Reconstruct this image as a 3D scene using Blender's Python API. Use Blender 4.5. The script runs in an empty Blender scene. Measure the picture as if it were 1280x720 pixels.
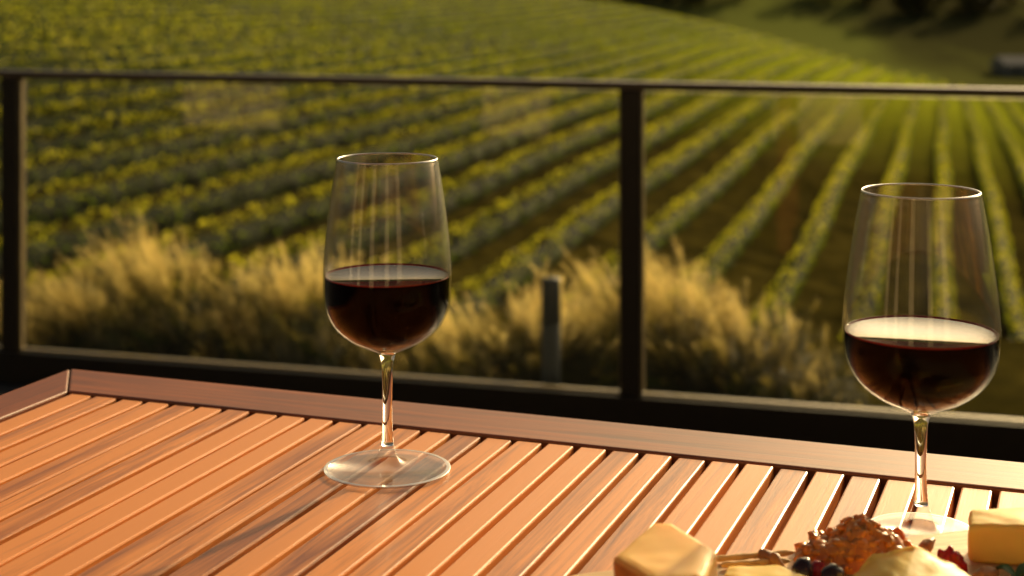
import bpy, bmesh, math, numpy as np
from mathutils import Vector, Matrix, noise
rng = np.random.default_rng(7)
sc = bpy.context.scene
col = sc.collection
CAMZ = 1.12
TZ = 0.7654

# ---------------------------------------------------------------- helpers
def link(o):
    col.objects.link(o); return o
def tag(o, label=None, cat=None, group=None, kind=None):
    if label: o["label"] = label
    if cat: o["category"] = cat
    if group: o["group"] = group
    if kind: o["kind"] = kind
    return o
def empty(name, loc, rotz=0.0):
    e = bpy.data.objects.new(name, None); e.location = loc; e.rotation_euler = (0,0,rotz)
    e.empty_display_size = 0.1
    return link(e)
def mesh_obj(name, verts, faces, mat=None, parent=None, smooth=False, loc=None, rot=None):
    me = bpy.data.meshes.new(name)
    me.from_pydata([tuple(map(float, v)) for v in verts], [], faces); me.update()
    if smooth:
        me.polygons.foreach_set("use_smooth", [True]*len(me.polygons))
    o = bpy.data.objects.new(name, me)
    if mat: me.materials.append(mat)
    if loc is not None: o.location = loc
    if rot is not None: o.rotation_euler = rot
    link(o)
    if parent: o.parent = parent
    return o
def fast_mesh(name, V, F, attr=None, smooth=False):
    me = bpy.data.meshes.new(name)
    V = np.ascontiguousarray(V, dtype=np.float32); F = np.ascontiguousarray(F, dtype=np.int32)
    me.vertices.add(len(V)); me.vertices.foreach_set("co", V.ravel())
    k = F.shape[1]
    me.loops.add(F.size); me.loops.foreach_set("vertex_index", F.ravel())
    me.polygons.add(len(F))
    me.polygons.foreach_set("loop_start", np.arange(0, F.size, k, dtype=np.int32))
    try: me.polygons.foreach_set("loop_total", np.full(len(F), k, dtype=np.int32))
    except Exception: pass
    if attr:
        for n, a in attr.items():
            at = me.attributes.new(n, 'FLOAT', 'POINT'); at.data.foreach_set("value", np.ascontiguousarray(a, dtype=np.float32))
    me.update(calc_edges=True); me.validate()
    if smooth: me.polygons.foreach_set("use_smooth", np.ones(len(me.polygons), dtype=bool))
    return me
def box_vf(x0,x1,y0,y1,z0,z1):
    v=[(x0,y0,z0),(x1,y0,z0),(x1,y1,z0),(x0,y1,z0),(x0,y0,z1),(x1,y0,z1),(x1,y1,z1),(x0,y1,z1)]
    f=[(0,3,2,1),(4,5,6,7),(0,1,5,4),(1,2,6,5),(2,3,7,6),(3,0,4,7)]
    return v,f
def box(name,x0,x1,y0,y1,z0,z1,mat,parent=None,bev=0.0):
    v,f=box_vf(x0,x1,y0,y1,z0,z1)
    o=mesh_obj(name,v,f,mat,parent)
    if bev: bevel(o,bev)
    return o
def bevel(o,w,seg=2):
    m=o.modifiers.new("b",'BEVEL'); m.width=w; m.segments=seg; m.limit_method='ANGLE'
    return o
def lathe(name, prof, mat, parent, seg=96, loc=(0,0,0)):
    V=[];F=[]
    n=len(prof)
    idx=[]
    for (r,z) in prof:
        if r<1e-6:
            idx.append([len(V)]*seg); V.append((0,0,z))
        else:
            idx.append(list(range(len(V),len(V)+seg)))
            for i in range(seg):
                a=2*math.pi*i/seg; V.append((r*math.cos(a),r*math.sin(a),z))
    for j in range(n-1):
        for i in range(seg):
            k=(i+1)%seg
            q=[idx[j][i],idx[j][k],idx[j+1][k],idx[j+1][i]]
            u=[]
            for t in q:
                if t not in u: u.append(t)
            if len(u)>2: F.append(tuple(u))
    return mesh_obj(name,V,F,mat,parent,smooth=True,loc=loc)
def smooth_curve(pts, n=8):
    P=[np.array(p,float) for p in pts]; out=[]
    P=[2*P[0]-P[1]]+P+[2*P[-1]-P[-2]]
    for i in range(1,len(P)-2):
        for k in range(n):
            t=k/n; a,b,c,d=P[i-1],P[i],P[i+1],P[i+2]
            q=0.5*((2*b)+(-a+c)*t+(2*a-5*b+4*c-d)*t*t+(-a+3*b-3*c+d)*t**3)
            out.append((max(q[0],0.0),q[1]))
    out.append(tuple(P[-2])); return out

# ---------------------------------------------------------------- materials
def new_mat(name):
    m=bpy.data.materials.new(name); m.use_nodes=True
    nt=m.node_tree; b=nt.nodes.get("Principled BSDF"); out=nt.nodes.get("Material Output")
    return m,nt,b,out
def N(nt,t,**kw):
    n=nt.nodes.new(t)
    for k,v in kw.items(): setattr(n,k,v)
    return n
def simple(name,colr,rough=0.6,metal=0.0,var=0.25,scale=20,bump=0.0,sss=0.0,spec=0.5,coat=0.0):
    m,nt,b,out=new_mat(name)
    tc=N(nt,'ShaderNodeTexCoord'); no=N(nt,'ShaderNodeTexNoise'); no.inputs['Scale'].default_value=scale; no.inputs['Detail'].default_value=6
    nt.links.new(tc.outputs['Object'],no.inputs['Vector'])
    r=N(nt,'ShaderNodeValToRGB'); c=np.array(colr)
    r.color_ramp.elements[0].position=.3; r.color_ramp.elements[1].position=.7
    r.color_ramp.elements[0].color=(*np.clip(c*(1-var),0,1),1); r.color_ramp.elements[1].color=(*np.clip(c*(1+var),0,1),1)
    nt.links.new(no.outputs['Fac'],r.inputs['Fac']); nt.links.new(r.outputs['Color'],b.inputs['Base Color'])
    b.inputs['Roughness'].default_value=rough; b.inputs['Metallic'].default_value=metal
    b.inputs['Specular IOR Level'].default_value=spec
    b.inputs['Coat Weight'].default_value=coat; b.inputs['Coat Roughness'].default_value=.2
    if sss:
        b.inputs['Subsurface Weight'].default_value=sss; b.inputs['Subsurface Radius'].default_value=(1,.5,.25); b.inputs['Subsurface Scale'].default_value=.012
    if bump:
        bp=N(nt,'ShaderNodeBump'); bp.inputs['Strength'].default_value=bump; bp.inputs['Distance'].default_value=.002
        nt.links.new(no.outputs['Fac'],bp.inputs['Height']); nt.links.new(bp.outputs['Normal'],b.inputs['Normal'])
    return m
def wood(name,dark,light,rough=.42,island=.45,grain=(90,3.5,90),coat=0.0):
    m,nt,b,out=new_mat(name); L=nt.links.new
    tc=N(nt,'ShaderNodeTexCoord'); geo=N(nt,'ShaderNodeNewGeometry')
    mp=N(nt,'ShaderNodeMapping'); mp.inputs['Scale'].default_value=grain
    add=N(nt,'ShaderNodeVectorMath',operation='ADD')
    sca=N(nt,'ShaderNodeVectorMath',operation='SCALE'); sca.inputs['Scale'].default_value=37.0
    cmb=N(nt,'ShaderNodeCombineXYZ')
    L(geo.outputs['Random Per Island'],cmb.inputs[0]); L(geo.outputs['Random Per Island'],cmb.inputs[1]); L(cmb.outputs[0],sca.inputs[0])
    L(tc.outputs['Object'],mp.inputs['Vector']); L(mp.outputs[0],add.inputs[0]); L(sca.outputs[0],add.inputs[1])
    n1=N(nt,'ShaderNodeTexNoise'); n1.inputs['Scale'].default_value=1.0; n1.inputs['Detail'].default_value=9; n1.inputs['Roughness'].default_value=.7; n1.inputs['Distortion'].default_value=.7
    L(add.outputs[0],n1.inputs['Vector'])
    n2=N(nt,'ShaderNodeTexNoise'); n2.inputs['Scale'].default_value=9.0; n2.inputs['Detail'].default_value=4
    L(tc.outputs['Object'],n2.inputs['Vector'])
    mix=N(nt,'ShaderNodeMath',operation='MULTIPLY_ADD'); mix.inputs[1].default_value=.35
    st=N(nt,'ShaderNodeMath',operation='MULTIPLY_ADD'); st.inputs[1].default_value=1.8; st.inputs[2].default_value=-.4; L(n1.outputs['Fac'],st.inputs[0])
    L(n2.outputs['Fac'],mix.inputs[0]); L(st.outputs[0],mix.inputs[2])
    m2=N(nt,'ShaderNodeMath',operation='MULTIPLY_ADD'); m2.inputs[1].default_value=island
    L(geo.outputs['Random Per Island'],m2.inputs[0]); L(mix.outputs[0],m2.inputs[2])
    r=N(nt,'ShaderNodeValToRGB'); e=r.color_ramp.elements
    e[0].position=.44; e[0].color=(*dark,1); e[1].position=1.0; e[1].color=(*light,1)
    L(m2.outputs[0],r.inputs['Fac']); L(r.outputs['Color'],b.inputs['Base Color'])
    rr=N(nt,'ShaderNodeMath',operation='MULTIPLY_ADD'); rr.inputs[1].default_value=.25; rr.inputs[2].default_value=rough-.12
    L(n1.outputs['Fac'],rr.inputs[0]); L(rr.outputs[0],b.inputs['Roughness'])
    bp=N(nt,'ShaderNodeBump'); bp.inputs['Strength'].default_value=.45; bp.inputs['Distance'].default_value=.0008
    L(n1.outputs['Fac'],bp.inputs['Height']); L(bp.outputs[0],b.inputs['Normal'])
    b.inputs['Coat Weight'].default_value=coat; b.inputs['Coat Roughness'].default_value=.3
    return m
def foliage(name, attr, cols, trans=.35, nscale=.6, rough=.6, amp=.5, spec=.12):
    m,nt,b,out=new_mat(name); L=nt.links.new
    at=N(nt,'ShaderNodeAttribute'); at.attribute_name=attr
    geo=N(nt,'ShaderNodeNewGeometry'); no=N(nt,'ShaderNodeTexNoise'); no.inputs['Scale'].default_value=nscale; no.inputs['Detail'].default_value=3
    L(geo.outputs['Position'],no.inputs['Vector'])
    ma=N(nt,'ShaderNodeMath',operation='MULTIPLY_ADD'); ma.inputs[1].default_value=amp
    sb=N(nt,'ShaderNodeMath',operation='SUBTRACT'); sb.inputs[1].default_value=.5
    L(no.outputs['Fac'],sb.inputs[0]); L(sb.outputs[0],ma.inputs[0]); L(at.outputs['Fac'],ma.inputs[2])
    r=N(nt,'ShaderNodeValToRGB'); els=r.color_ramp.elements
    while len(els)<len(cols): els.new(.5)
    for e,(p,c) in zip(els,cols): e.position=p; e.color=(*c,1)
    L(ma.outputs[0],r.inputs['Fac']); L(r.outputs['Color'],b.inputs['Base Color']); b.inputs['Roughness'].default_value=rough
    b.inputs['Specular IOR Level'].default_value=spec
    tr=N(nt,'ShaderNodeBsdfTranslucent'); L(r.outputs['Color'],tr.inputs['Color'])
    mx=N(nt,'ShaderNodeMixShader'); mx.inputs[0].default_value=trans
    L(b.outputs[0],mx.inputs[1]); L(tr.outputs[0],mx.inputs[2]); L(mx.outputs[0],out.inputs['Surface'])
    return m
def thin_glass(name,tint=(1,1,1),f0=.045,power=5.0,soft=0.0,softrough=.15,fmax=1.0):
    """thin clear wall: see-through, mirror reflection growing towards grazing, faint soft lobe"""
    m,nt,b,out=new_mat(name); L=nt.links.new; nt.nodes.remove(b)
    lw=N(nt,'ShaderNodeLayerWeight'); lw.inputs['Blend'].default_value=.5
    p=N(nt,'ShaderNodeMath',operation='POWER'); p.inputs[1].default_value=power; L(lw.outputs['Facing'],p.inputs[0])
    ma=N(nt,'ShaderNodeMath',operation='MULTIPLY_ADD'); ma.inputs[1].default_value=fmax-f0; ma.inputs[2].default_value=f0; L(p.outputs[0],ma.inputs[0])
    tr=N(nt,'ShaderNodeBsdfTransparent'); tr.inputs['Color'].default_value=(*tint,1)
    gl=N(nt,'ShaderNodeBsdfGlossy'); gl.inputs['Roughness'].default_value=0
    src=gl
    if soft:
        g2=N(nt,'ShaderNodeBsdfGlossy'); g2.inputs['Roughness'].default_value=softrough
        m2=N(nt,'ShaderNodeMixShader'); m2.inputs[0].default_value=soft; L(gl.outputs[0],m2.inputs[1]); L(g2.outputs[0],m2.inputs[2]); src=m2
    mx=N(nt,'ShaderNodeMixShader'); L(ma.outputs[0],mx.inputs[0]); L(tr.outputs[0],mx.inputs[1]); L(src.outputs[0],mx.inputs[2])
    L(mx.outputs[0],out.inputs['Surface'])
    return m

M_slat=wood("table_slat_wood",(.20,.038,.008),(.82,.29,.068),rough=.37,island=.62,coat=.18)
M_frame=wood("table_frame_wood",(.13,.028,.008),(.36,.095,.028),island=.2,coat=.1)
M_board=wood("serving_board_wood",(.50,.28,.11),(.85,.56,.27),grain=(12,120,60),rough=.5)
M_metal=simple("bronze_rail_metal",(.008,.005,.003),rough=.42,var=.2,spec=.3)
M_metal2=simple("bronze_handrail_metal",(.045,.026,.014),rough=.4,var=.2,spec=.5)
M_bead=simple("glazing_bead",(.20,.15,.075),rough=.5,var=.15)
M_floor=simple("terrace_stone",(.055,.052,.052),rough=.7,var=.3,scale=6,bump=.2)
M_panel=thin_glass("railing_glass",tint=(.955,.945,.905),f0=.026)
M_bowl=thin_glass("wine_glass_bowl",tint=(.995,.995,.995),f0=.034,power=2.8,soft=.2,softrough=.38)
M_bowl_low=thin_glass("wine_glass_bowl_wetted",tint=(.995,.995,.995),f0=.006,power=5.5)
M_edge=thin_glass("wine_glass_edge",tint=(.98,.98,.98),f0=.34,power=1.4,soft=.6,softrough=.3)
M_foot=thin_glass("wine_glass_foot",tint=(.985,.985,.985),f0=.04,power=3.2,soft=.3,softrough=.3,fmax=.7)
m,nt,b,out=new_mat("wine_glass_stem"); b.inputs['Transmission Weight'].default_value=1; b.inputs['Roughness'].default_value=0; b.inputs['IOR'].default_value=1.5; b.inputs['Base Color'].default_value=(1,1,1,1); M_stem=m
def winem(name,c,rough=.03,spec=.5):
    m,nt,b,out=new_mat(name); L=nt.links.new
    tc=N(nt,'ShaderNodeTexCoord'); no=N(nt,'ShaderNodeTexNoise'); no.inputs['Scale'].default_value=15; L(tc.outputs['Object'],no.inputs['Vector'])
    mx=N(nt,'ShaderNodeMixRGB'); L(no.outputs['Fac'],mx.inputs[0]); mx.inputs[1].default_value=(*c,1); mx.inputs[2].default_value=(*(np.array(c)*.6),1)
    L(mx.outputs[0],b.inputs['Base Color']); b.inputs['Roughness'].default_value=rough; b.inputs['IOR'].default_value=1.34
    b.inputs['Specular IOR Level'].default_value=spec
    return m
M_wine=winem("red_wine",(.006,.0005,.0007),spec=.5); M_winerim=winem("red_wine_thin_edge",(.16,.008,.006),spec=.1); M_winebody=winem("red_wine_against_glass",(.0015,.0002,.0003),rough=.6,spec=0.0)
M_cheese_o=simple("washed_rind_cheese",(.92,.48,.11),rough=.45,var=.08,scale=25,bump=.2,sss=.5,spec=.25)
M_cheese_shade=simple("cheese_shaded_side",(.56,.20,.045),rough=.45,var=.2,scale=40,bump=.4,sss=.3,spec=.3)  # browner copy of the cheese colour, shade painted on its sides
M_cheese_y=simple("pale_yellow_cheese",(.92,.60,.12),rough=.5,var=.10,scale=40,bump=.5,sss=.3,spec=.25)
M_cheese_c=simple("cream_cheese_block",(.94,.60,.14),rough=.45,var=.07,scale=30,bump=.3,sss=.4,spec=.3)
M_nut=simple("candied_nut",(.98,.23,.02),rough=.3,var=.4,scale=110,bump=.6,sss=.3,coat=.25)
M_almond=simple("almond_skin",(.40,.17,.06),rough=.5,var=.35,scale=120,bump=.7)
M_olive=simple("black_olive",(.030,.012,.010),rough=.22,var=.4,scale=80)
M_red=simple("dried_cranberry",(.42,.012,.008),rough=.26,var=.5,scale=150,bump=.8)
M_herb=simple("herb_leaf",(.07,.13,.025),rough=.5,var=.4,scale=60)
M_cracker=simple("breadstick",(.85,.50,.18),rough=.6,var=.3,scale=70,bump=.7)
M_bollard=simple("grey_bollard_metal",(.036,.048,.056),rough=.6,metal=.0,var=.1)
M_bark=simple("tree_bark",(.09,.065,.04),rough=.9,var=.4,scale=4,bump=.5)
M_leaf_vine=foliage("vine_leaves","leaf_tone",[(.0,(.007,.017,.0015)),(.45,(.12,.18,.007)),(1.0,(.72,.66,.035))],trans=.5,nscale=.12,amp=.24)
M_vinecore=simple("vine_dark_core",(.010,.018,.003),rough=.9,var=.5,scale=3,spec=.1)  # near-black filler core added inside the leaves for occlusion, no real stems
M_grass=foliage("ornamental_grass_blades","tip_shade",[(.0,(.003,.006,.001)),(.42,(.013,.020,.003)),(.60,(.34,.26,.05)),(.80,(1.0,.82,.32))],trans=.6,nscale=5,amp=.2,rough=.5,spec=.3)  # golden seed tips; near-black low end paints in the shaded clump bases
M_treeleaf=foliage("hazed_tree_leaves","leaf_tone",[(.0,(.06,.055,.022)),(1.0,(.18,.15,.055))],trans=.35,nscale=.3)  # distance haze painted in: leaf colours lightened

# ---------------------------------------------------------------- terrain
def sstep(t):
    t=np.clip(t,0,1); return t*t*(3-2*t)
fx=np.array([-200,-80,-25,-3,8,19.5,31,40.5,60,120,300.]); fz=np.array([10,6,2.4,.4,-.8,-3.1,-6.3,-8.8,-11.5,-15,-20.])
def far_prof(X):
    return sum(np.interp(X+d,fx,fz) for d in (-6,-3,0,3,6))/5
def zt(X,Y):
    X=np.asarray(X,float); Y=np.asarray(Y,float)
    near=-5.4-.181*np.clip(X,-70,45)
    t=np.clip((Y-30)/120,-.3,1.3)
    z=near*(1-t)+far_prof(X)*t
    z=z-.0035*np.clip(Y-140,0,None)**2
    vh=-27+95*sstep((Y-380)/650)+3*np.sin(X*.012+1)*sstep((Y-250)/200)+6*np.sin(X*.007+Y*.004)*sstep((Y-420)/300)
    vh=np.where(Y>200,vh,-60)
    z=np.maximum(z,vh)
    w=sstep((Y-7)/15)
    return -.6*(1-w)+z*w
ys=np.unique(np.concatenate([np.linspace(-60,6,12),np.arange(6,40,1.0),np.arange(40,170,2.0),np.arange(170,420,8),np.arange(420,1600,30)]))
xs=np.unique(np.concatenate([np.linspace(-900,-80,24),np.arange(-80,90,1.5),np.linspace(90,1000,30)]))
XX,YY=np.meshgrid(xs,ys); ZZ=zt(XX,YY)+(.05*np.sin(XX*1.7+YY*.6)+.04*np.sin(YY*1.3-XX*.8))*(YY>8)*(YY<170)
V=np.stack([XX.ravel(),YY.ravel(),ZZ.ravel()],1); nx=len(xs); ny=len(ys)
i,j=np.meshgrid(np.arange(nx-1),np.arange(ny-1)); a=(j*nx+i).ravel()
F=np.stack([a,a+1,a+nx+1,a+nx],1)
g=bpy.data.objects.new("ground",fast_mesh("ground",V,F,smooth=True)); link(g); tag(g,kind="structure")
m,nt,b,out=new_mat("vineyard_ground"); L=nt.links.new
geo=N(nt,'ShaderNodeNewGeometry'); sep=N(nt,'ShaderNodeSeparateXYZ'); L(geo.outputs['Position'],sep.inputs[0])
n1=N(nt,'ShaderNodeTexNoise'); n1.inputs['Scale'].default_value=.9; n1.inputs['Detail'].default_value=8; n1.inputs['Roughness'].default_value=.7; L(geo.outputs['Position'],n1.inputs['Vector'])
r1=N(nt,'ShaderNodeValToRGB'); e=r1.color_ramp.elements; e[0].position=.35; e[0].color=(.020,.016,.003,1); e[1].position=.68; e[1].color=(.10,.078,.014,1)
x=e.new(.52); x.color=(.046,.038,.007,1)
L(n1.outputs['Fac'],r1.inputs['Fac'])
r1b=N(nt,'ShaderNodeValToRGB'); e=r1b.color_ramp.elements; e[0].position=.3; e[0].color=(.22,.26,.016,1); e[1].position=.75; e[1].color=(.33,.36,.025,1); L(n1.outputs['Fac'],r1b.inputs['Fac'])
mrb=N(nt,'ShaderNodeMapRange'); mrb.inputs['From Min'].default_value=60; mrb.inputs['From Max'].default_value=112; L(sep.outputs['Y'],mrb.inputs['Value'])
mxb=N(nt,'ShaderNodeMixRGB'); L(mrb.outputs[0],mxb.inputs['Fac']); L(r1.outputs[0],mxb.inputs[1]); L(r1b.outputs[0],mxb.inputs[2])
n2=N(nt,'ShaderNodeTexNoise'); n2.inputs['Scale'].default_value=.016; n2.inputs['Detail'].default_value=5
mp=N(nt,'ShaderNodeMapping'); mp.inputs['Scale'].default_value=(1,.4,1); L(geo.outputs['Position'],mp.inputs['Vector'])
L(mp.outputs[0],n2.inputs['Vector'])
r2=N(nt,'ShaderNodeValToRGB'); e=r2.color_ramp.elements; e[0].position=.42; e[0].color=(.060,.058,.022,1); e[1].position=.58; e[1].color=(.17,.19,.042,1)  # far fields: haze put into the base colours by lightening them
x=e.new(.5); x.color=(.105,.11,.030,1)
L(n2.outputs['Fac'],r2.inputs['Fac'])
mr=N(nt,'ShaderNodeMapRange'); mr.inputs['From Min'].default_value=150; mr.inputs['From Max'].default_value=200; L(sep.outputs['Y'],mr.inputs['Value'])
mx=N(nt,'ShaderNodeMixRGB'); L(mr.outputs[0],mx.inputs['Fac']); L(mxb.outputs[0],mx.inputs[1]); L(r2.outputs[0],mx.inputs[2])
L(mx.outputs[0],b.inputs['Base Color']); b.inputs['Roughness'].default_value=1.0; b.inputs['Specular IOR Level'].default_value=0.0
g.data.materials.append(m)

# ---------------------------------------------------------------- vine rows
def leaf_quads(P,size,up=.3,rs=rng):
    n=len(P)
    a=rs.normal(size=(n,3)); a/=np.linalg.norm(a,axis=1)[:,None]
    nrm=a+np.stack([np.zeros(n),np.zeros(n),np.broadcast_to(up,(n,))],1); nrm/=np.linalg.norm(nrm,axis=1)[:,None]
    t=rs.normal(size=(n,3)); u=np.cross(nrm,t); u/=np.linalg.norm(u,axis=1)[:,None]; v=np.cross(nrm,u)
    s=(size*(.6+.8*rs.random(n)))[:,None]
    q=np.stack([P-u*s*.5,P-v*s*.38,P+u*s*.55,P+v*s*.38],1).reshape(-1,3)
    return q,np.arange(4*n).reshape(n,4)
d=np.array([.26,.9656]); d/=np.linalg.norm(d); pn=np.array([d[1],-d[0]])
SP=1.7
for k in range(-54,13):
    t=np.arange(-10,190,.25)
    X=k*SP*pn[0]+t*d[0]; Y=k*SP*pn[1]+t*d[1]
    Z=zt(X,Y)
    ypx=-25+2000*(CAMZ-Z-1.2)/np.maximum(Y,1)
    vis=(Y>21)&(Y<158)&(np.abs(X)<.36*Y+5)&(ypx>-60)
    if vis.sum()<12: continue
    t0,t1=t[vis].min(),t[vis].max(); Ln=t1-t0
    n=int(Ln*66)
    tt=t0+rng.random(n)*Ln
    yy=k*SP*pn[1]+tt*d[1]
    keep=rng.random(n)<np.clip(66/np.maximum(yy,1),.55,1)
    tt=tt[keep]; yy=yy[keep]; n=len(tt)
    far=sstep((yy-50)/50)
    vid=np.floor(tt/1.2).astype(int); hsh=(np.sin(vid*12.9898+k*78.233)*43758.5453)%1.0
    ph=np.abs(((tt/1.2)%1)-.5)*2
    top=(.78+.10*hsh*(1-far))*(1-.10*ph**2*(1-far))*(1-.35*far); hw=(.26+.05*hsh)*(1-.15*ph**2)*(1+.15*far)
    ang=rng.random(n)*math.pi*2; rr=np.sqrt(rng.random(n))*.35+.65
    off=np.cos(ang)*hw*rr; hz=.06+(top-.06)*(.5+.5*np.sin(ang)*rr)
    wob=.05*np.sin(tt*.23+k)
    PX=(k*SP+off+wob)*pn[0]+tt*d[0]; PY=(k*SP+off+wob)*pn[1]+tt*d[1]
    PZ=zt(PX,PY)+hz
    sz=.10*np.clip(yy/50,.95,1.45)
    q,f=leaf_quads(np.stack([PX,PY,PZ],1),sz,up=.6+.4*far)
    rn=np.repeat(np.clip(.92*(hz/.84)*(1-.5*far)+.38*far+rng.normal(0,.03,n)*(1-.8*far),0,1),4)  # leaf tone rises with height in the row, evening out far away
    me=fast_mesh("vine_row",q,f,{"leaf_tone":rn}); me.materials.append(M_leaf_vine)
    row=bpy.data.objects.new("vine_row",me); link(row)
    tag(row,"trained row of leafy green grapevines on the sloping vineyard","vine row","rows of grapevines on the hillside")
    ts=np.arange(t0,t1,.65); vv=[];ff=[]
    for q_i,tq in enumerate(ts):
        h=(.50+.08*math.sin(tq*4.8+k)); w=.14+.04*math.sin(tq*3.1+k)
        c=.05*math.sin(tq*.23+k)
        for (o_,z_) in ((-w*.4,.05),(-w,.3),(-w*.6,h),(w*.6,h),(w,.3),(w*.4,.05)):
            px=(k*SP+o_+c)*pn[0]+tq*d[0]; py=(k*SP+o_+c)*pn[1]+tq*d[1]
            vv.append((px,py,float(zt(px,py))+z_*(.7 if py>90 else 1)))
        if q_i:
            b0=(q_i-1)*6; b1=q_i*6
            for s in range(6): ff.append((b0+s,b0+(s+1)%6,b1+(s+1)%6,b1+s))
    mesh_obj("vine_dark_core",vv,ff,M_vinecore,row)

# ---------------------------------------------------------------- trees
def tree_mesh(seed,h=8,spread=3.2,n=2600):
    r=np.random.default_rng(seed)
    V=[];F=[]
    def tube(p0,p1,r0,r1,s=7):
        p0=Vector(p0);p1=Vector(p1);dd=(p1-p0).normalized();a=dd.orthogonal().normalized();b_=dd.cross(a)
        o=len(V)
        for p,rad in((p0,r0),(p1,r1)):
            for i in range(s):
                an=2*math.pi*i/s; V.append(tuple(p+a*rad*math.cos(an)+b_*rad*math.sin(an)))
        for i in range(s): F.append((o+i,o+(i+1)%s,o+s+(i+1)%s,o+s+i))
    tube((0,0,-.4),(.1,0,h*.4),.28,.18); tube((.1,0,h*.4),(0,.2,h*.75),.18,.07)
    cents=[]
    for i in range(14):
        an=i*2.4; rad=spread*(.25+.6*r.random()); z=h*(.22+.62*r.random())
        c=(rad*math.cos(an),rad*math.sin(an),z); cents.append((c,spread*(.30+.22*r.random())))
        tube((.05,0,h*(.25+.02*i)),c,.09,.03)
    cents.append(((0,0,h*.9),spread*.35))
    P=[];q=[]
    for c,rad in cents:
        m_=n//len(cents); dd=r.normal(size=(m_,3)); dd/=np.linalg.norm(dd,axis=1)[:,None]
        rr=rad*(.55+.5*r.random(m_))
        p=np.array(c)+dd*rr[:,None]*np.array([1,1,.75]); P.append(p); q.append(np.clip(.4+.35*dd[:,2]+r.normal(0,.15,m_),0,1))  # tone is lighter towards the top of each leaf clump
    P=np.concatenate(P); q=np.repeat(np.concatenate(q),4)
    lv,lf=leaf_quads(P,np.full(len(P),.55),rs=r)
    lm=fast_mesh("crown",lv,lf,{"leaf_tone":q}); lm.materials.append(M_treeleaf)
    tm=bpy.data.meshes.new("trunk"); tm.from_pydata(V,[],F); tm.materials.append(M_bark)
    return tm,lm
TM=[tree_mesh(s,8+s%3,3.6+.4*(s%2)) for s in (11,12,13)]
def place_tree(x,y,s,v,label,group):
    e=bpy.data.objects.new("tree",None); e.location=(x,y,float(zt(x,y))-.1); e.scale=(s,s,s); e.rotation_euler=(0,0,x*1.7); link(e)
    tag(e,label,"tree",group)
    for me,nm in((TM[v][0],"trunk"),(TM[v][1],"crown")):
        o=bpy.data.objects.new(nm,me); link(o); o.parent=e
r=np.random.default_rng(5)
for i in range(40):
    x=15+i*4.4+r.normal(0,4); y=560+r.normal(0,14)
    if 78<x<98: continue
    place_tree(x,y,.8+.7*r.random(),i%3,"hazy dark tree across the valley","trees across the valley")
sx,sy=139,430; sz=float(zt(sx,sy))
shed=empty("farm_shed",(sx,sy,sz-.6),math.radians(12)); tag(shed,"low grey-roofed farm shed across the valley","shed")
M_wall=simple("shed_wall",(.20,.18,.16),var=.15,scale=1.5); M_roof=simple("shed_roof",(.26,.24,.22),rough=.8,var=.15,scale=1)
box("wall",-9,9,-4,4,0,3.4,M_wall,shed)
rv=[(-9.6,-4.7,3.3),(9.6,-4.7,3.3),(9.6,0,5.4),(-9.6,0,5.4),(-9.6,4.7,3.3),(9.6,4.7,3.3),(-9.6,0,3.32),(9.6,0,3.32)]
mesh_obj("roof",rv,[(0,1,2,3),(3,2,5,4),(0,3,4,6),(1,7,5,2),(0,6,7,1),(4,5,7,6)],M_roof,shed)
M_dark=simple("dark_opening",(.03,.03,.03))
box("door",-2,2,-4.06,-3.98,0,2.8,M_dark,shed); box("window",-7,-5,-4.06,-3.98,1.2,2.3,M_dark,shed); box("window",5,7,-4.06,-3.98,1.2,2.3,M_dark,shed)

# ---------------------------------------------------------------- terrace + railing
RA=math.radians(-16); C=(0.298,3.975)
terr=empty("railing",(C[0],C[1],0),RA); tag(terr,"dark bronze balustrade with clear glass panels at the terrace edge","glass railing")
fl=box("terrace_floor",-5,5,-7.5,.12,-.55,0,M_floor); fl.location=(C[0],C[1],0); fl.rotation_euler=(0,0,RA); tag(fl,kind="structure")
box("bottom_rail",-3.6,3.6,-.035,.035,.004,.092,M_metal,terr,.003)
box("top_rail",-3.6,3.6,-.027,.027,.848,.868,M_metal2,terr,.003)
for i in range(-2,3):
    xw=.0255
    box("post",i*1.755-xw,i*1.755+xw,-.024,.024,.093,.847,M_metal,terr,.002)
for i in range(-2,2):
    box("glass_panel",i*1.755+.031,(i+1)*1.755-.031,-.005,.005,.098,.843,M_panel,terr)
    box("glazing_bead",i*1.755+.0257,i*1.755+.0305,-.009,.009,.0925,.8475,M_bead,terr)
    box("glazing_bead",(i+1)*1.755-.0305,(i+1)*1.755-.0257,-.009,.009,.0925,.8475,M_bead,terr)
    box("glazing_bead",i*1.755+.031,(i+1)*1.755-.031,-.009,.009,.0925,.097,M_bead,terr)
hs=empty("house",(C[0],C[1],0),RA); tag(hs,"cream rendered single-storey house facing the terrace","house")
M_hw=simple("cream_render",(.62,.50,.34),rough=.8,var=.08,scale=3)
M_pane=simple("dark_window_glass",(.02,.02,.022),rough=.08,var=.1)
xs_=[-5,-4.2,-2.6,-2.1,-.5,0.1,1.7,2.3,3.9,5]
for q_ in range(0,len(xs_),2):
    box("wall",xs_[q_],xs_[q_+1],-7.45,-7.2,.005,2.3,M_hw,hs)
box("wall",-5,5,-7.45,-7.2,2.302,2.9,M_hw,hs)
for q_ in range(1,len(xs_)-1,2):
    box("window",xs_[q_]+.003,xs_[q_+1]-.003,-7.36,-7.33,.01,2.298,M_pane,hs)
box("roof",-5.4,5.4,-9.5,-6.6,2.903,3.05,M_metal2,hs)
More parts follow.
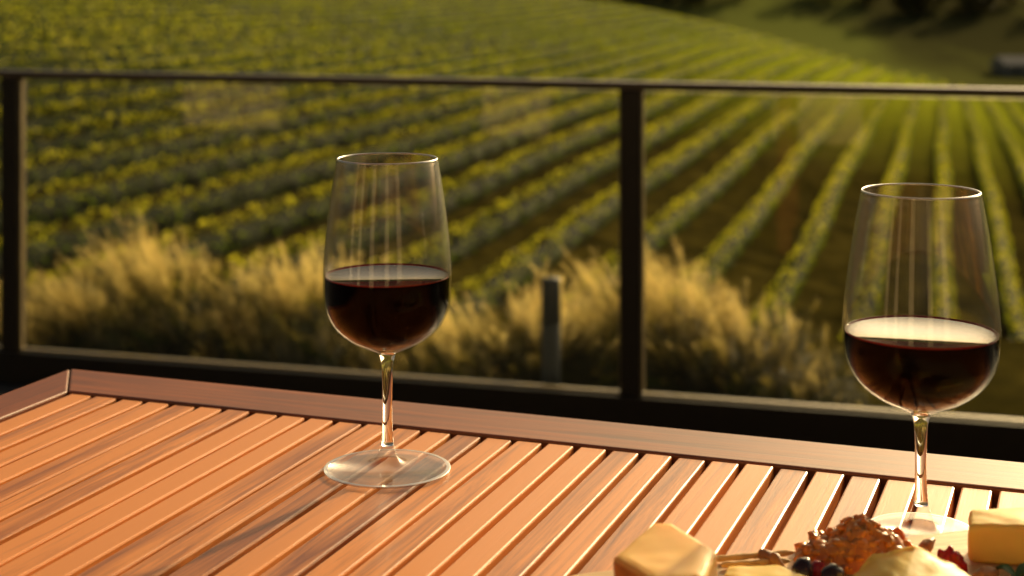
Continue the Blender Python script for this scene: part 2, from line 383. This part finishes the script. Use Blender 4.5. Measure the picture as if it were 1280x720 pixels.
# ---------------------------------------------------------------- grasses
def strip_mesh(P,W,tip_shade):
    n,s,_=P.shape
    V=np.stack([P-W,P+W],2).reshape(-1,3)
    base=(np.arange(n)*s*2)[:,None]; j=np.arange(s-1)[None,:]*2
    a=(base+j).ravel(); F=np.stack([a,a+1,a+3,a+2],1)
    return V,F,np.repeat(tip_shade.reshape(-1),2)
def grass_mesh(seed,H=.95,n=2200,stalks=250):
    r=np.random.default_rng(seed); S=8; s=np.linspace(0,1,S)[None,:]
    Vs=[];Fs=[];Ts=[];o=0
    def add(V,F,T):
        nonlocal o
        Vs.append(V);Fs.append(F+o);Ts.append(T);o+=len(V)
    def zf(z): return np.clip((z/H-.63)/.20,0,1.1)  # bright top band, dark below: base shade put in by height
    ph=r.random((n,1))*2*math.pi; L=H*(.52+.36*r.random((n,1))); lean=.15+.85*r.random((n,1))
    bx=r.normal(0,.07,(n,1));by=r.normal(0,.07,(n,1))
    hr=L*.70*lean*s**1.8; z=L*(s-.46*lean*s**2.4)
    wind=-.08*s**2*L
    P=np.stack([bx+hr*np.cos(ph)+wind,by+hr*np.sin(ph),z],2)
    w=.0024*(1-.85*s)*(.6+.8*r.random((n,1)))
    pw=ph+r.normal(0,.8,(n,1))
    W=np.stack([-np.sin(pw)*w,np.cos(pw)*w,w*0],2)
    tip_shade=(.06*s+.48*zf(z))*(.8+.4*r.random((n,1)))
    add(*strip_mesh(P,W,np.clip(tip_shade,0,1)))
    n2=stalks; ph=r.random((n2,1))*2*math.pi; L=H*(.84+.15*r.random((n2,1))); lean=.10+.90*r.random((n2,1))
    bx=r.normal(0,.06,(n2,1));by=r.normal(0,.06,(n2,1))
    S2=14; s=np.linspace(0,1,S2)[None,:]
    hr=L*.60*lean*s**1.5; z=L*(s-.32*lean*s**2.6); wind=-.18*s**2.4*L
    P=np.stack([bx+hr*np.cos(ph)+wind,by+hr*np.sin(ph),z],2)
    w=.0009*(1-.5*s)*np.ones((n2,1)); W=np.stack([-np.sin(ph)*w,np.cos(ph)*w,w*0],2)
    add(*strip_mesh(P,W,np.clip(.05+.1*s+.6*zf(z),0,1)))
    K=110; sel=r.integers(0,n2,n2*K); u=.72+.28*r.random(n2*K)
    fi=u*(S2-1); i0=np.clip(fi.astype(int),0,S2-2); fr=(fi-i0)[:,None]
    p0=P[sel,i0]*(1-fr)+P[sel,i0+1]*fr; ax=P[sel,i0+1]-P[sel,i0]; ax/=np.linalg.norm(ax,axis=1)[:,None]
    dd=r.normal(size=(len(sel),3)); dd-=(dd*ax).sum(1)[:,None]*ax; dd/=np.linalg.norm(dd,axis=1)[:,None]
    ln=(.026+.032*r.random(len(sel)))*(1-.6*np.abs(u-.86)/.14)
    p1=p0+(ax*.6+dd*.8)*ln[:,None]; q=np.cross(ax,dd)*.0006
    Vh=np.stack([p0-q,p0+q,p1+q*.3,p1-q*.3],1).reshape(-1,3); Fh=np.arange(len(Vh)).reshape(-1,4)
    tp=.16+.84*zf(p0[:,2])
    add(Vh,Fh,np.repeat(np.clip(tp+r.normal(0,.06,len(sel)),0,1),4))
    return fast_mesh("ornamental_grass",np.concatenate(Vs),np.concatenate(Fs),{"tip_shade":np.concatenate(Ts)})
GM=[grass_mesh(s) for s in (21,22,23,24)]
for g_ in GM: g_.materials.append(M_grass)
def rail_pt(s,off):
    c,sn=math.cos(RA),math.sin(RA)
    return C[0]+s*c-off*sn, C[1]+s*sn+off*c
clumps=[(-2.9,.9,.85),(-2.5,.7,.84),(-2.18,.78,.72),(-1.93,.70,.84),(-1.62,.75,1.01),(-1.40,.80,.78),(-1.13,.72,.97),(-.88,.80,.66),(-.66,.78,.80),
 (-.42,.78,.93),(.0,.78,1.03),(.20,.72,.92),(.37,.85,.74),(.55,.65,.58),(.76,.8,.54),(1.0,.65,.54),(1.25,.8,.50),(1.5,.7,.52),(1.8,.8,.55),
 (-1.85,1.2,.66),(-1.25,1.3,.58),(-.72,1.2,.54),(.10,1.2,.62),(-2.3,1.2,.72)]
r=np.random.default_rng(3)
for cnt,(s2,off,hgt) in enumerate(clumps):
    x,y=rail_pt(s2,off)
    o=bpy.data.objects.new("ornamental_grass",GM[cnt%4]); link(o)
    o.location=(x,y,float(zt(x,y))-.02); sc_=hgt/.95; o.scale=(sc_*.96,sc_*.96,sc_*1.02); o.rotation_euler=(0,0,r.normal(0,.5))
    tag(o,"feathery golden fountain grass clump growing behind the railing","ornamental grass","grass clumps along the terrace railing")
# bollard
bx,by=rail_pt(-.27,.24); bz=-.6
bl=empty("garden_bollard",(bx,by,bz)); tag(bl,"slim grey cylindrical garden bollard among the grasses","bollard")
lathe("post",[(0,0),(.025,0),(.025,.80),(.0235,.802)],M_bollard,bl,32)
lathe("cap",[(.0235,.802),(.0255,.804),(.0255,.915),(.023,.922),(0,.924)],M_bollard,bl,32)

# ---------------------------------------------------------------- table
TH=math.radians(20); TL,TD=1.8,.95; ex=math.cos(TH); ey=math.sin(TH)
O=(-.402,1.455); TC=(O[0]+ex*TL/2-ey*TD/2, O[1]-ey*TL/2-ex*TD/2)
tab=empty("outdoor_table",(TC[0],TC[1],0),-TH); tag(tab,"slatted reddish-brown hardwood outdoor table on the terrace","table")
FB,FS=.068,.046; th=.022
def frame_rail(L,w,we,loc,rot):
    v=[(0,0,-th),(0,L,-th),(w,L-we,-th),(w,we,-th),(0,0,0),(0,L,0),(w,L-we,0),(w,we,0)]
    v=[(a,b-L/2,c) for a,b,c in v]
    o=mesh_obj("frame_rail",v,[(0,1,2,3),(4,7,6,5),(0,4,5,1),(1,5,6,2),(2,6,7,3),(3,7,4,0)],M_frame,tab,loc=loc,rot=(0,0,rot)); bevel(o,.002,3); return o
e_=.0006
frame_rail(TD-e_*2,FS,FB,(-TL/2,0,TZ+.0015),0)
frame_rail(TD-e_*2,FS,FB,(TL/2,0,TZ+.0015),math.pi)
frame_rail(TL-e_*2,FB,FS,(0,TD/2,TZ+.0015),-math.pi/2)
frame_rail(TL-e_*2,FB,FS,(0,-TD/2,TZ+.0015),math.pi/2)
V=[];F=[]
pitch=.0254; sw=.0208; n=int((TL-2*FS-.004)/pitch); x0=-n*pitch/2
y0,y1=-TD/2+FB+.003,TD/2-FB-.003
rs=np.random.default_rng(9)
for i in range(n):
    cx=x0+(i+.5)*pitch+rs.normal(0,.0003); h=sw/2; c=.0014; dz=rs.normal(0,.0003)
    cs=[(-h,-.02),(h,-.02),(h,-c),(h-c*.3,-c*.3),(h-c,0),(-h+c,0),(-h+c*.3,-c*.3),(-h,-c)]
    o=len(V); ny_=10
    for j in range(ny_+1):
        yy=y0+(y1-y0)*j/ny_; k=len(cs)
        for (a,b_) in cs: V.append((cx+a,yy,TZ+b_+dz))
        if j:
            p=o+(j-1)*k; q=o+j*k
            for s in range(k): F.append((p+s,p+(s+1)%k,q+(s+1)%k,q+s))
    F.append(tuple(o+s for s in range(k))[::-1]); F.append(tuple(o+ny_*k+s for s in range(k)))
sl=mesh_obj("slatted_top",V,F,M_slat,tab)
M_apron=M_frame
for yy in (-.25,.0,.25): box("cross_bar",-TL/2+FS,TL/2-FS,yy-.02,yy+.02,TZ-.045,TZ-.021,M_apron,tab)
box("apron",-TL/2+.05,TL/2-.05,TD/2-.055,TD/2-.033,TZ-.095,TZ-.022,M_apron,tab)
box("apron",-TL/2+.05,TL/2-.05,-TD/2+.033,-TD/2+.055,TZ-.095,TZ-.022,M_apron,tab)
for sx_ in(-1,1):
    for sy_ in(-1,1):
        cx=sx_*(TL/2-.06); cy=sy_*(TD/2-.09)
        box("leg",cx-.03,cx+.03,cy-.03,cy+.03,.001,TZ-.023,M_apron,tab,.004)

# ---------------------------------------------------------------- wine glasses
casters=[]
def wine_glass(loc, H, foot_r, outer, level, label, stem_top):
    e=empty("wine_glass",loc); tag(e,label,"wine glass","glasses of red wine on the table")
    foot=smooth_curve([(foot_r-.0004,.0004),(foot_r,.0011),(foot_r-.001,.0018),(foot_r*.6,.0028),(foot_r*.3,.0048),(.0075,.010),(.0048,.018)],8)
    fo=lathe("foot",[(0,.0003),(foot_r-.0004,.0003)]+foot,M_foot,e)
    fo.data.materials.append(M_edge)
    for p in fo.data.polygons:
        if max(math.hypot(*fo.data.vertices[vi].co.xy) for vi in p.vertices)>foot_r-.0013 and p.center.z>.0004: p.material_index=1
    st=smooth_curve([(.0048,.018),(.0039,.032),(.0036,stem_top*.6),(.0042,stem_top*.85),(.0062,stem_top-.003)],8)
    s_=lathe("stem",[(0,.018)]+st+[(0,stem_top-.003)],M_stem,e,48)
    casters.append(s_)
    op=smooth_curve([(.0062,stem_top-.003)]+outer,8)
    tk=.0011
    A=np.array(op); T=np.gradient(A,axis=0); T/=np.linalg.norm(T,axis=1)[:,None]
    Nn=np.stack([-T[:,1],T[:,0]],1); I=A+Nn*tk
    zb=stem_top+.0015
    I=I[(I[:,1]>zb)&(I[:,0]>.004)]
    inner=[(0,zb-.0005)]+[tuple(p) for p in I]
    zt_=op[-1][1]; ro=op[-1][0]; ri=inner[-1][0]
    op2=op[:-1]+[(ro+.00005,zt_-.0008),(ro,zt_)]
    in2=inner[:-1]+[(ri-.00005,zt_-.0008),(ri,zt_)]
    prof=op2+[((ro+ri)/2,zt_+.0005)]+in2[::-1]
    bo=lathe("bowl",prof,M_bowl,e,128)
    bo.data.materials.append(M_edge); bo.data.materials.append(M_bowl_low)
    for p in bo.data.polygons:
        if p.center.z>zt_-.0009: p.material_index=1
        elif p.center.z<level-.001: p.material_index=2
    w=[(max(a-.00025,0),z+.0002) for a,z in inner if z<level-.0022]
    def rin(z): return np.interp(z,[p[1] for p in inner],[p[0] for p in inner])-.00025
    wp=w+[(rin(level-.0016),level-.0016),(rin(level-.0002),level-.0002),(rin(level)-.0004,level-.0006),(rin(level)-.0022,level-.0012),(0,level-.0012)]
    wo=lathe("wine",wp,M_wine,e,128)
    wo.data.materials.append(M_winerim); wo.data.materials.append(M_winebody)
    for p in wo.data.polygons:
        zc=p.center.z; rn=min(math.hypot(*wo.data.vertices[vi].co.xy) for vi in p.vertices)
        if zc>level-.0014 and rn>.01: p.material_index=1
        elif p.normal.z<.5: p.material_index=2
    return e
wine_glass((-.0902,1.157,TZ+.0006),.2255,.0452,
  [(.0155,.0885),(.0275,.0945),(.0385,.1045),(.0448,.1185),(.0463,.136),(.0456,.156),(.0430,.182),(.0395,.207),(.0365,.225)],
  .1415,"tall stemmed glass half full of dark red wine",.0875)
wine_glass((.2619,1.025,TZ+.0006),.219,.0345,
  [(.0150,.0805),(.0272,.0862),(.0386,.0953),(.0464,.1080),(.0493,.1230),(.0488,.141),(.0462,.165),(.0419,.194),(.0374,.2188)],
  .1295,"wide stemmed glass half full of red wine beside cheese board",.0795)
for o in casters:
    try: o.cycles.is_caustics_caster=True
    except Exception as ex_: print(ex_)
try: sl.cycles.is_caustics_receiver=True
except Exception as ex_: print(ex_)

# ---------------------------------------------------------------- serving board and food
BT=.3400
BZ=CAMZ-BT
ba=math.atan(.30)
bd=np.array([math.cos(ba),math.sin(ba)]); bn=np.array([math.sin(ba),-math.cos(ba)])
p0=np.array([.013,.9110])
rad=.03; W2,D2=.20,.13; pts=[]
for cx,cy,a0 in((W2-rad,D2-rad,0),(-W2+rad,D2-rad,90),(-W2+rad,-D2+rad,180),(W2-rad,-D2+rad,270)):
    for k in range(9):
        a=math.radians(a0+k*90/8); pts.append((cx+rad*math.cos(a),cy+rad*math.sin(a)))
n=len(pts); bt=BZ-TZ-.0008
V=[(x,y,0) for x,y in pts]+[(x,y,bt) for x,y in pts]
F=[tuple(range(n))[::-1],tuple(range(n,2*n))]+[(i,(i+1)%n,n+(i+1)%n,n+i) for i in range(n)]
brd=mesh_obj("serving_board",V,F,M_board,loc=(p0[0]+bd[0]*.2+bn[0]*.13,p0[1]+bd[1]*.2+bn[1]*.13,TZ+.0008),rot=(0,0,ba)); bevel(brd,.003,3)
tag(brd,"light wooden serving board with rounded corners holding cheeses","serving board")

def rough_prism(name,poly,z0,z1,mat,amp=.0008,tops=None,bev=.0025,sub=3,seed=1,freq=90):
    bm=bmesh.new(); n=len(poly)
    vb=[bm.verts.new((x,y,z0)) for x,y in poly]; vt=[bm.verts.new((x,y,(tops[i] if tops else z1))) for i,(x,y) in enumerate(poly)]
    bm.faces.new(vb[::-1]); bm.faces.new(vt)
    for i in range(n): bm.faces.new((vb[i],vb[(i+1)%n],vt[(i+1)%n],vt[i]))
    bmesh.ops.bevel(bm,geom=list(bm.edges),offset=bev,segments=3,profile=.6,affect='EDGES')
    bmesh.ops.triangulate(bm,faces=bm.faces[:])
    for _ in range(sub):
        ed=[e for e in bm.edges if e.calc_length()>.0035]
        if ed: bmesh.ops.subdivide_edges(bm,edges=ed,cuts=1)
        bmesh.ops.triangulate(bm,faces=bm.faces[:])
    bm.normal_update()
    for v in bm.verts:
        if v.co.z>z0+.001:
            k=noise.fractal(v.co*freq+Vector((seed*7,0,0)),1,2,4)
            v.co+=v.normal*k*amp
    me=bpy.data.meshes.new(name)
    cx=sum(p[0] for p in poly)/n; cy=sum(p[1] for p in poly)/n
    bmesh.ops.translate(bm,verts=bm.verts[:],vec=(-cx,-cy,-z0))
    bm.to_mesh(me); bm.free()
    me.polygons.foreach_set("use_smooth",[True]*len(me.polygons)); me.materials.append(mat)
    o=bpy.data.objects.new(name,me); o.location=(cx,cy,z0); return link(o)
z0=BZ+.0005
c1=rough_prism("cheese_wedge",[(.0517,.830),(.070,.795),(.096,.799),(.1085,.842),(.088,.874),(.076,.873)],z0,z0+.043,M_cheese_o,amp=.0005,bev=.0048,seed=2,
   tops=[z0+.0405,z0+.0415,z0+.0415,z0+.0395,z0+.044,z0+.0445])
c1.data.materials.append(M_cheese_shade)
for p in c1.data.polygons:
    if p.normal.z<.45 and p.normal.x<.3: p.material_index=1  # sides away from the sunlit right get the painted-in shade colour
tag(c1,"thick orange-tan cheese wedge with browner sides on the board","cheese")
c2=rough_prism("cheese_wedge",[(.180,.872),(.205,.840),(.258,.862),(.252,.886),(.226,.894),(.200,.886)],z0,z0+.03,M_cheese_y,amp=.0014,tops=[z0+.010,z0+.016,z0+.009,z0+.012,z0+.024,z0+.022],bev=.0012,seed=5,freq=110)
tag(c2,"rough broken chunk of pale yellow hard cheese on the board","cheese")
c3=rough_prism("cheese_wedge",[(.2655,.932),(.305,.922),(.352,.936),(.345,.966),(.2735,.957)],z0,z0+.03,M_cheese_c,amp=.0007,tops=[z0+.022,z0+.025,z0+.025,z0+.023,z0+.024],bev=.0038,seed=8)
tag(c3,"creamy yellow cheese block with smooth cut faces on the board","cheese")
c4=rough_prism("cheese_slice",[(.118,.893),(.150,.868),(.166,.888),(.150,.908),(.122,.905)],z0,z0+.008,M_cheese_y,amp=.0008,bev=.0012,seed=11)
tag(c4,"thin pale cheese slice lying flat on the board","cheese")
def stick(p,q,r_,label):
    p=Vector((*p,0));q=Vector((*q,0)); L_=(q-p).length; prof=[(0,0)]+[(r_*(.9+.12*math.sin(i*2.1))*(1 if 0<i<11 else .7),L_*(i+.3)/12) for i in range(12)]+[(0,L_)]
    o=lathe("breadstick",prof,M_cracker,None,16); o.location=(p.x,p.y,z0+r_)
    o.rotation_euler=(0,math.pi/2,math.atan2(q.y-p.y,q.x-p.x)); tag(o,label,"breadstick","breadsticks on the board"); return o
stick((.116,.932),(.168,.944),.0020,"thin golden breadstick at the edge of the board")
stick((.120,.923),(.163,.930),.0020,"thin golden breadstick at the edge of the board")
stick((.060,.909),(.092,.915),.0018,"thin golden breadstick at the edge of the board")
def chunk_mesh(name,items,mat,seed,amp=.25,sub=2,freq=260):
    bm=bmesh.new()
    for (c,s) in items:
        mt=Matrix.Translation(c)@Matrix.Rotation(rs.random()*6,4,Vector(rs.normal(size=3)).normalized())@Matrix.Diagonal((s[0],s[1],s[2],1))
        res=bmesh.ops.create_icosphere(bm,subdivisions=sub,radius=1,matrix=mt)
        cc=Vector(c)
        for v in res['verts']:
            k=noise.noise(v.co*freq+Vector((seed,0,0)))
            v.co=cc+(v.co-cc)*(1+amp*k*1.6)
    me=bpy.data.meshes.new(name); bm.to_mesh(me); bm.free(); me.materials.append(mat)
    me.polygons.foreach_set("use_smooth",[True]*len(me.polygons))
    return me
def mound(u,v):
    q=u*u+v*v
    return .0195*max(0,1-q**1.3)*(1+.22*math.sin(u*4.4+1)*math.cos(v*3)+.12*math.sin(u*9+2))
items=[]
for i in range(230):
    a=rs.random()*6.283; q=math.sqrt(rs.random())
    s=.0022+.0034*rs.random()**2
    items.append(((q*.037*math.cos(a),q*.026*math.sin(a),max(mound(q*math.cos(a),q*math.sin(a))*(.80+.12*rs.random()),.002)),(s,s*.8,s*.6)))
me=chunk_mesh("candied_nut_cluster",items,M_nut,3,.35,sub=2,freq=420)
bm=bmesh.new(); bm.from_mesh(me)
R_,S_=18,64; rings=[]
for ri in range(R_+1):
    q=ri/R_; ring=[]
    for si in range(S_):
        a=si/S_*6.2832; kx,ky=q*math.cos(a),q*math.sin(a)
        nz=noise.fractal(Vector((kx*7,ky*7,3.3)),1,2,5)
        ring.append(bm.verts.new((kx*.037,ky*.026,max(.0003,mound(kx,ky)*(.97+.18*nz)))))
        if ri==0: break
    rings.append(ring)
for si in range(S_): bm.faces.new((rings[0][0],rings[1][si],rings[1][(si+1)%S_]))
for ri in range(1,R_):
    for si in range(S_): bm.faces.new((rings[ri][si],rings[ri+1][si],rings[ri+1][(si+1)%S_],rings[ri][(si+1)%S_]))
bm.to_mesh(me); bm.free()
me.polygons.foreach_set("use_smooth",[True]*len(me.polygons))
o=bpy.data.objects.new("candied_nut_cluster",me); o.location=(.204,.938,z0); link(o); tag(o,"crumbly mound of amber candied nuts on the board","candied nuts")
def berry(name,p,s,mat,label,cat,group,seed,amp=.2):
    me=chunk_mesh(name,[((0,0,0),s)],mat,seed,amp,sub=3); o=bpy.data.objects.new(name,me); o.location=(p[0],p[1],z0+min(s)*.9); link(o); tag(o,label,cat,group)
for i,(x,y) in enumerate([(.1645,.905),(.1800,.898)]):
    berry("black_olive",(x,y),(.0078,.0062,.0060),M_olive,"shiny black olive on the serving board","olive","black olives on the board",i,.08)
for i,(x,y) in enumerate([(.2520,.930),(.2575,.922),(.172,.913)]):
    berry("dried_cranberry",(x,y),(.0066,.0044,.0034),M_red,"wrinkled dark red dried cranberry on the board","dried cranberry","dried cranberries on the board",20+i,.5)
for i,(x,y) in enumerate([(.238,.911),(.228,.906),(.152,.920),(.268,.905),(.150,.932),(.246,.950)]):
    berry("almond",(x,y),(.0080,.0044,.0036),M_almond,"brown-skinned almond lying on the serving board","almond","almonds on the board",40+i,.18)
def leaf(p,L_,w,rz,label,lift=.004):
    V=[];F=[];n=8
    for i in range(n+1):
        t=i/n; ww=w*math.sin(math.pi*min(t*.95+.03,1))**.8
        z=lift*math.sin(math.pi*t*.8)
        V+=[(t*L_,-ww,z+.002),(t*L_,0,z),(t*L_,ww,z+.002)]
        if i:
            a=(i-1)*3;b_=i*3; F+=[(a,a+1,b_+1,b_),(a+1,a+2,b_+2,b_+1)]
    o=mesh_obj("herb_leaf",V,F,M_herb,smooth=True,loc=(p[0],p[1],z0+.001),rot=(0,0,rz)); tag(o,label,"herb leaf","herb leaves on the board")
for (p,l_,w_,rz) in [((.284,.902),.016,.0042,.5),((.286,.903),.014,.004,-.5),((.284,.900),.013,.004,2.4)]:
    leaf(p,l_,w_,rz,"small green herb leaf garnish on the board",lift=.005)

# ---------------------------------------------------------------- light, world, camera
el=math.radians(19); az=math.atan2(.51,.86)
S=Vector((math.sin(az)*math.cos(el),math.cos(az)*math.cos(el),math.sin(el)))
sun=bpy.data.lights.new("sun",'SUN'); sun.energy=5.0; sun.angle=math.radians(1.2); sun.color=(1.0,.78,.42)
try: sun.cycles.is_caustics_light=True
except Exception as ex_: print(ex_)
so=bpy.data.objects.new("sun",sun); so.rotation_euler=S.to_track_quat('Z','Y').to_euler(); so.location=(5,5,8); link(so)
w=bpy.data.worlds.new("World"); sc.world=w; w.use_nodes=True; nt=w.node_tree; L=nt.links.new
bg=nt.nodes.get("Background") or nt.nodes.new('ShaderNodeBackground')
sky=nt.nodes.new('ShaderNodeTexSky'); sky.sky_type='NISHITA'; sky.sun_disc=False; sky.sun_elevation=math.radians(18); sky.sun_rotation=az; sky.dust_density=4
mu=nt.nodes.new('ShaderNodeMixRGB'); mu.blend_type='MULTIPLY'; mu.inputs[0].default_value=1; mu.inputs[2].default_value=(1.0,.86,.66,1)
L(sky.outputs[0],mu.inputs[1])
tc=nt.nodes.new('ShaderNodeTexCoord'); dp=nt.nodes.new('ShaderNodeVectorMath'); dp.operation='DOT_PRODUCT'; dp.inputs[1].default_value=S
L(tc.outputs['Generated'],dp.inputs[0])
mxm=nt.nodes.new('ShaderNodeMath'); mxm.operation='MAXIMUM'; mxm.inputs[1].default_value=0; L(dp.outputs['Value'],mxm.inputs[0])
last=mu.outputs[0]
for ex_p,amp_c in ((30,(140,108,60)),(7,(10,8,4.4))):
    pw=nt.nodes.new('ShaderNodeMath'); pw.operation='POWER'; pw.inputs[1].default_value=ex_p; L(mxm.outputs[0],pw.inputs[0])
    sc1=nt.nodes.new('ShaderNodeVectorMath'); sc1.operation='SCALE'; sc1.inputs[0].default_value=amp_c; L(pw.outputs[0],sc1.inputs['Scale'])
    ad=nt.nodes.new('ShaderNodeVectorMath'); ad.operation='ADD'; L(last,ad.inputs[0]); L(sc1.outputs[0],ad.inputs[1]); last=ad.outputs[0]
L(last,bg.inputs['Color']); bg.inputs['Strength'].default_value=.065
cam=bpy.data.cameras.new("camera"); co=bpy.data.objects.new("camera",cam); link(co)
co.location=(0,0,CAMZ); co.rotation_euler=(math.pi/2,0,0)
cam.sensor_width=36; cam.lens=36*2000/1280; cam.shift_y=-385/1280; cam.clip_start=.02; cam.clip_end=5000
cam.dof.use_dof=True; cam.dof.focus_distance=1.12; cam.dof.aperture_fstop=7.5
sc.camera=co
sc.view_settings.view_transform='Standard'; sc.view_settings.look='None'; sc.view_settings.exposure=0
